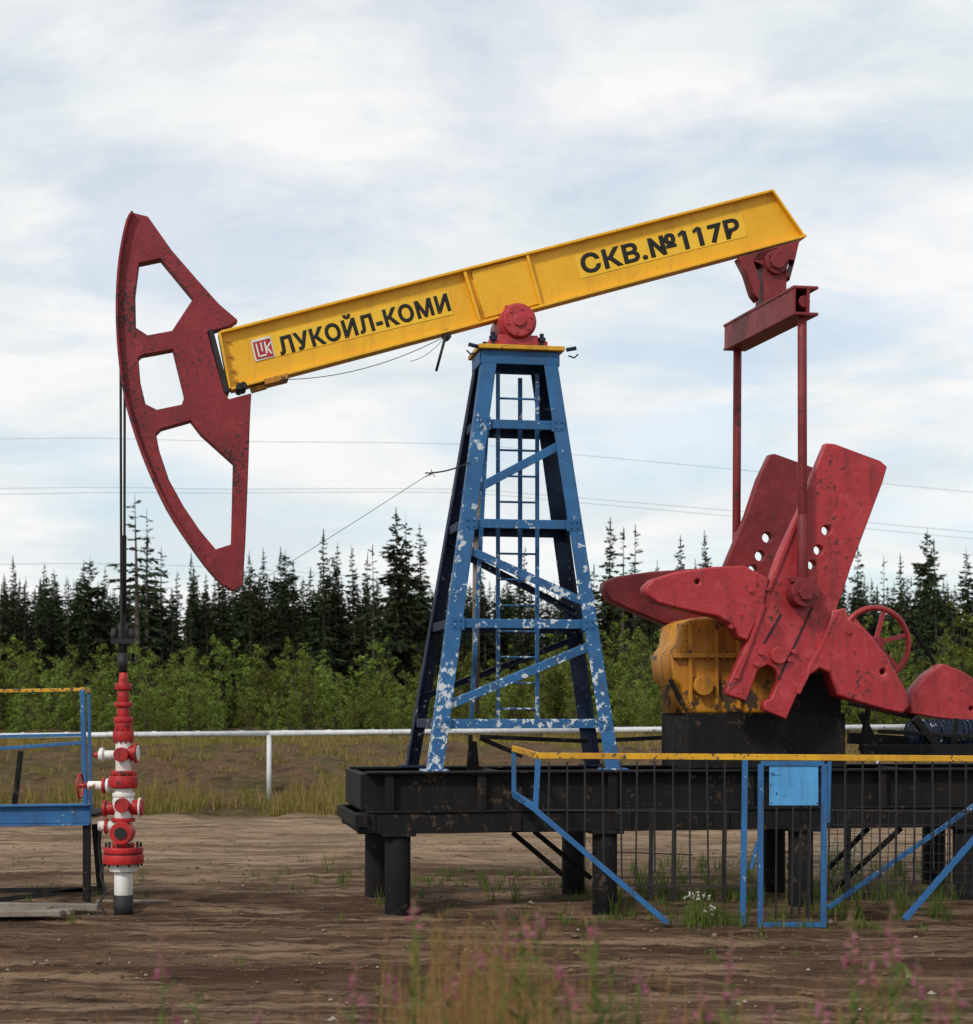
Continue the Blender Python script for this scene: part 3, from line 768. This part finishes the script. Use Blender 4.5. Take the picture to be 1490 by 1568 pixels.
for px,py,k_,s_ in ((213,772,5,2.0),(225,795,5,1.6),(222,830,4,1.2),(245,845,5,1.6),(495,820,3,1.3),(510,845,1,1),(548,850,3,1.2),(612,788,2,1.2),(625,800,4,1.2),(648,815,1,1.2),(402,850,1,1),(430,846,3,1.2),(385,862,3,1),(290,858,3,1),(127,870,1,.9),(68,868,3,1),(930,803,1,1.2),(952,825,5,1.6),(970,820,5,1.5),(1048,835,1,1.1),(1088,825,3,1.2),(1310,845,4,1),(1415,822,6,.9),(1437,835,4,1.2),(1483,845,2,1),(1380,855,1,1),(20,890,1,1),(575,850,5,1.3),(740,850,1,1),(800,848,3,1),(865,850,1,1),(160,880,1,1),(340,880,1,1),(455,872,1,1)):
    y=U(44,50); p=wp(px,py,y); put(SPR[k_],FO,'spruce',p.x,y,p.z-1.05,s_)
TH_=empty('birch_thicket')
for i in range(370):
    y=U(30,45); x=U(-1,1)*(D+y)*.40
    f=(y-30)/15
    py=1062-76*f+U(-22,28)-(R()<.18)*U(10,38) -18*noise.noise(Vector((x*.2,7,0)))
    if x>2: py-=32*min(1,f*1.5)
    h=max(.8,topz(py,y)-1.15)
    put(random.choice(LEAF),TH_,'young_birch',x,y,h*1.02,U(.9,1.4))
def blades(V,Fc,x,y,z,n,hh,spread,w,lean=.35):
    for i in range(n):
        a=U(0,6.28); r=U(0,spread); b0=Vector((x+r*math.cos(a),y+r*math.sin(a),z-.02))
        h_=hh*U(.5,1.15); tip=b0+Vector((U(-lean,lean)*h_,U(-lean,lean)*h_,h_)); mid=b0.lerp(tip,.55)+Vector((0,0,h_*.08))
        s=Vector((math.cos(a*3),math.sin(a*3),0))*w
        i0=len(V); V+=[b0-s,b0+s,mid+s*.7,tip,mid-s*.7]; Fc.append((i0,i0+1,i0+2,i0+3,i0+4))
V=[];Fc=[]
for i in range(13000):
    y=15.0+(R()**1.2)*16; x=U(-1,1)*(D+y)*.40
    nn=noise.noise(Vector((x*.3,y*.4,0)))+.5*noise.noise(Vector((x*1.3,y*1.3,0)))
    edge=y-15.0
    if nn< (-.12 if edge<3.0 else .14 if edge<9 else -.35): continue
    if edge<1.4 and noise.noise(Vector((x*.25,8,0)))<-.05: continue
    blades(V,Fc,x,y,hgt(x,y),5,U(.12,.5)*(1.3 if edge<3 else .6),.18,.010)
newobj('bank_grass',mesh_from('bank_grass',V,Fc,['grass']))
V=[];Fc=[]
def weedpatch(cx,cy,rx,ry,n,h,nb=9):
    for i in range(n):
        x=cx+random.gauss(0,rx);y=cy+random.gauss(0,ry); blades(V,Fc,x,y,hgt(x,y),nb,h*U(.5,1.2),.07,.006)
weedpatch(2.05,-1.75,.16,.1,30,.24); weedpatch(1.2,-.9,.6,.3,26,.14); weedpatch(.4,-1.6,.7,.2,12,.12); weedpatch(4,-.2,1.5,.8,150,.24); weedpatch(2.5,.6,1.0,.6,70,.22)
weedpatch(0.5,2.5,2.0,.5,90,.15); weedpatch(-5,.5,.9,1,30,.14); weedpatch(3.4,-1.95,.5,.1,14,.16); weedpatch(1,-3.2,3,.8,24,.08); weedpatch(6,2,3,2,60,.16); weedpatch(-1,1.5,1.5,.4,30,.10); weedpatch(4.6,3.5,1.8,.8,90,.3)
newobj('ground_weeds',mesh_from('ground_weeds',V,Fc,['weed']))
V=[];Fc=[];mi=[]
for px,py,n,sp,Y in ((1068,1372,12,.06,-2.2),(1086,1390,5,.05,-2.2),(1150,1318,90,.24,4),(1200,1325,50,.18,4),(1290,1305,90,.22,4),(1330,1330,40,.28,3)):
    c=wp(px,py,Y)
    for i in range(n):
        p=c+Vector((random.gauss(0,sp),random.gauss(0,sp*.4),random.gauss(0,sp*.40)))
        for j in range(4): quad_card(V,Fc,p,rv()*.024,.010,rv()); mi.append(0)
        i0=len(V); g=Vector((p.x+U(-.05,.05),p.y,-.01)); V+=[g,g+Vector((.004,0,0)),p]; Fc.append((i0,i0+1,i0+2)); mi.append(1)
newobj('white_wildflowers',mesh_from('white_wildflowers',V,Fc,['cotton','weed'],mi))
V=[];Fc=[]
for i in range(3200):
    y=U(-8,9) if R()<.75 else U(-8,-2); x=U(-1,1)*(D+y)*.34; s=U(.006,.022)*(1 if R()<.95 else 2)
    c=Vector((x,y,hgt(x,y)+s*.2)); i0=len(V)
    vv=[Vector((s*U(.7,1.3),0,0)),Vector((0,s*U(.7,1.3),0)),Vector((-s*U(.7,1.3),0,0)),Vector((0,-s*U(.7,1.3),0)),Vector((0,0,s*U(.5,.9))),Vector((0,0,-s*.5))]
    V+=[c+q for q in vv]
    for a,b_ in ((0,1),(1,2),(2,3),(3,0)): Fc.append((i0+a,i0+b_,i0+4)); Fc.append((i0+b_,i0+a,i0+5))
newobj('soil_clods',mesh_from('soil_clods',V,Fc,['clod']))
# foreground: tall grass
V=[];Fc=[]
def fg(px,py,Y): return wp(px,py,Y)
for i in range(640):
    Y=U(-13.3,-11.6)
    if i<300: px=random.gauss(745,62); py=U(1400,1560)
    elif i<470: px=U(420,1250); py=U(1475,1600)
    elif i<540: px=U(1250,1500); py=U(1490,1600)
    else: px=U(0,1490); py=U(1530,1610)
    tip=fg(px,py,Y); gx=tip.x+U(-.14,.14); b0=Vector((gx,Y+U(-.1,.1),-.02)); mid=b0.lerp(tip,.6)+Vector((U(-.03,.03),0,.05))
    s=Vector((U(.003,.005),0,0)); i0=len(V); V+=[b0-s,b0+s,mid+s,tip,mid-s]; Fc.append((i0,i0+1,i0+2,i0+3,i0+4))
    if R()<.45:
        for j in range(9): quad_card(V,Fc,tip.lerp(mid,j*.035),Vector((U(-.02,.02),U(-.02,.02),.022)),.003,rv())
newobj('tall_dry_grass',mesh_from('tall_dry_grass',V,Fc,['dry']))
V=[];Fc=[];mi=[]
def fireweed(px,py,Y,flower=True,fl_=.22):
    tip=fg(px,py,Y); b0=Vector((tip.x+U(-.06,.06),Y,-.02))
    s=Vector((.004,0,0)); i0=len(V); V.extend([b0-s,b0+s,tip+s*.5,tip-s*.5]); Fc.append((i0,i0+1,i0+2,i0+3)); mi.append(0)
    L=tip.z
    z=.25
    while z<L-(fl_ if flower else .0):
        p=b0.lerp(tip,(z+.02)/L); a=U(0,6.28); d=Vector((math.cos(a),math.sin(a),U(.2,.7)))*U(.05,.10)*(1 if z<L*.8 else .7)
        quad_card(V,Fc,p,d,.009,Vector((-math.sin(a),math.cos(a),0))); mi.append(0); z+=.016
    if flower:
        m_=int(fl_*300)
        for j in range(m_):
            f=j/m_; p=tip-Vector((0,0,fl_*f)); a=U(0,6.28); r=.005+.020*f
            d=Vector((math.cos(a),math.sin(a),U(-.2,.5)))*r
            quad_card(V,Fc,p+d*.3,d,.004+.005*f,rv()); mi.append(1)
FW=[(248,1432,-12.9,.13),(545,1462,-13.1,.14),(600,1468,-13,.12),(634,1378,-12.8,.08),(768,1388,-13,.14),(826,1384,-13,.1),(800,1402,-13,.08),(1120,1428,-13.1,.2),(1303,1392,-13,.16),(1330,1440,-13,.12),(1366,1378,-13,.18),(1440,1500,-13,.14),(1076,1500,-13,.12),(1405,1465,-13,.12),(395,1545,-13,.08),(870,1490,-13,.1),(980,1470,-13,.1),(1180,1530,-13,.12),(1260,1510,-13,.1),(690,1480,-13,.1),(265,1530,-13,.1),(1465,1490,-13,.1),(1040,1540,-13,.1),(910,1405,-12.8,.07),(730,1450,-13,.08),(850,1450,-13,.1),(560,1530,-13,.12)]
for px,py,Y,f_ in FW: fireweed(px,py,Y,True,f_*1.05)
for px,py in ((640,1425),(652,1500),(905,1470),(935,1500),(1378,1485),(1350,1510),(1395,1500),(300,1525),(1125,1520),(790,1480),(960,1520),(1240,1560),(690,1520),(655,1540),(1360,1540),(920,1540),(1410,1545)):
    fireweed(px,py,U(-12.8,-12.0),False)
newobj('fireweed_patch',mesh_from('fireweed_patch',V,Fc,['weed','pink'],mi))

# ================================================================ SKY + SUN
w=bpy.data.worlds.new('World'); sc.world=w; w.use_nodes=True; t=w.node_tree
bg=t.nodes['Background']; outn=t.nodes['World Output']
sd=Vector((-.55,-.75,.80)).normalized()
sk=N(t,'ShaderNodeTexSky'); sk.sky_type='NISHITA'; sk.sun_disc=False
sk.sun_elevation=math.asin(sd.z); sk.sun_rotation=math.atan2(sd.x,sd.y)
t.links.new(sk.outputs[0],bg.inputs[0]); bg.inputs[1].default_value=.15
gv=N(t,'ShaderNodeTexCoord').outputs['Generated']
sp=N(t,'ShaderNodeSeparateXYZ'); t.links.new(gv,sp.inputs[0])
mx=N(t,'ShaderNodeMath',operation='MAXIMUM'); t.links.new(sp.outputs[2],mx.inputs[0]); mx.inputs[1].default_value=0
az=N(t,'ShaderNodeMath',operation='ADD'); t.links.new(mx.outputs[0],az.inputs[0]); az.inputs[1].default_value=.16
dx=N(t,'ShaderNodeMath',operation='DIVIDE'); t.links.new(sp.outputs[0],dx.inputs[0]); t.links.new(az.outputs[0],dx.inputs[1])
dy=N(t,'ShaderNodeMath',operation='DIVIDE'); t.links.new(sp.outputs[1],dy.inputs[0]); t.links.new(az.outputs[0],dy.inputs[1])
cb=N(t,'ShaderNodeCombineXYZ'); t.links.new(dx.outputs[0],cb.inputs[0]); t.links.new(dy.outputs[0],cb.inputs[1])
mp=N(t,'ShaderNodeMapping'); mp.inputs['Scale'].default_value=(1.0,1.2,1); mp.inputs['Rotation'].default_value=(0,0,-.12); t.links.new(cb.outputs[0],mp.inputs[0])
c1=noise_n(t,mp.outputs[0],2.0,9,.6,.4)
c2=noise_n(t,mp.outputs[0],1.2,8,.58,.6)
cloudcol=mix(t,ramp(t,c2,.38,.58),(.72,.80,.84),(.96,.955,.95))
b2=N(t,'ShaderNodeBackground'); t.links.new(cloudcol,b2.inputs[0]); b2.inputs[1].default_value=1.0
msx=N(t,'ShaderNodeMixShader'); cf=ramp(t,c1,.38,.54,(.64,.64,.64),(1,1,1))
t.links.new(cf,msx.inputs[0]); t.links.new(bg.outputs[0],msx.inputs[1]); t.links.new(b2.outputs[0],msx.inputs[2]); t.links.new(msx.outputs[0],outn.inputs[0])
sl=bpy.data.lights.new('sun','SUN'); sl.energy=2.2; sl.angle=math.radians(6); sl.color=(1,.94,.84)
so=bpy.data.objects.new('sun',sl); COL.objects.link(so); so.rotation_euler=sd.to_track_quat('Z','Y').to_euler()
# ================================================================ CAMERA
cam=bpy.data.cameras.new('camera'); co=bpy.data.objects.new('camera',cam); COL.objects.link(co)
co.location=(0,-D,H); co.rotation_euler=(math.pi/2,0,0)
cam.sensor_fit='HORIZONTAL'; cam.sensor_width=36; cam.lens=36*F/1490; cam.shift_y=306/1490
cam.clip_end=3000; cam.clip_start=.1
cam.dof.use_dof=True; cam.dof.focus_distance=18; cam.dof.aperture_fstop=3.2
sc.camera=co
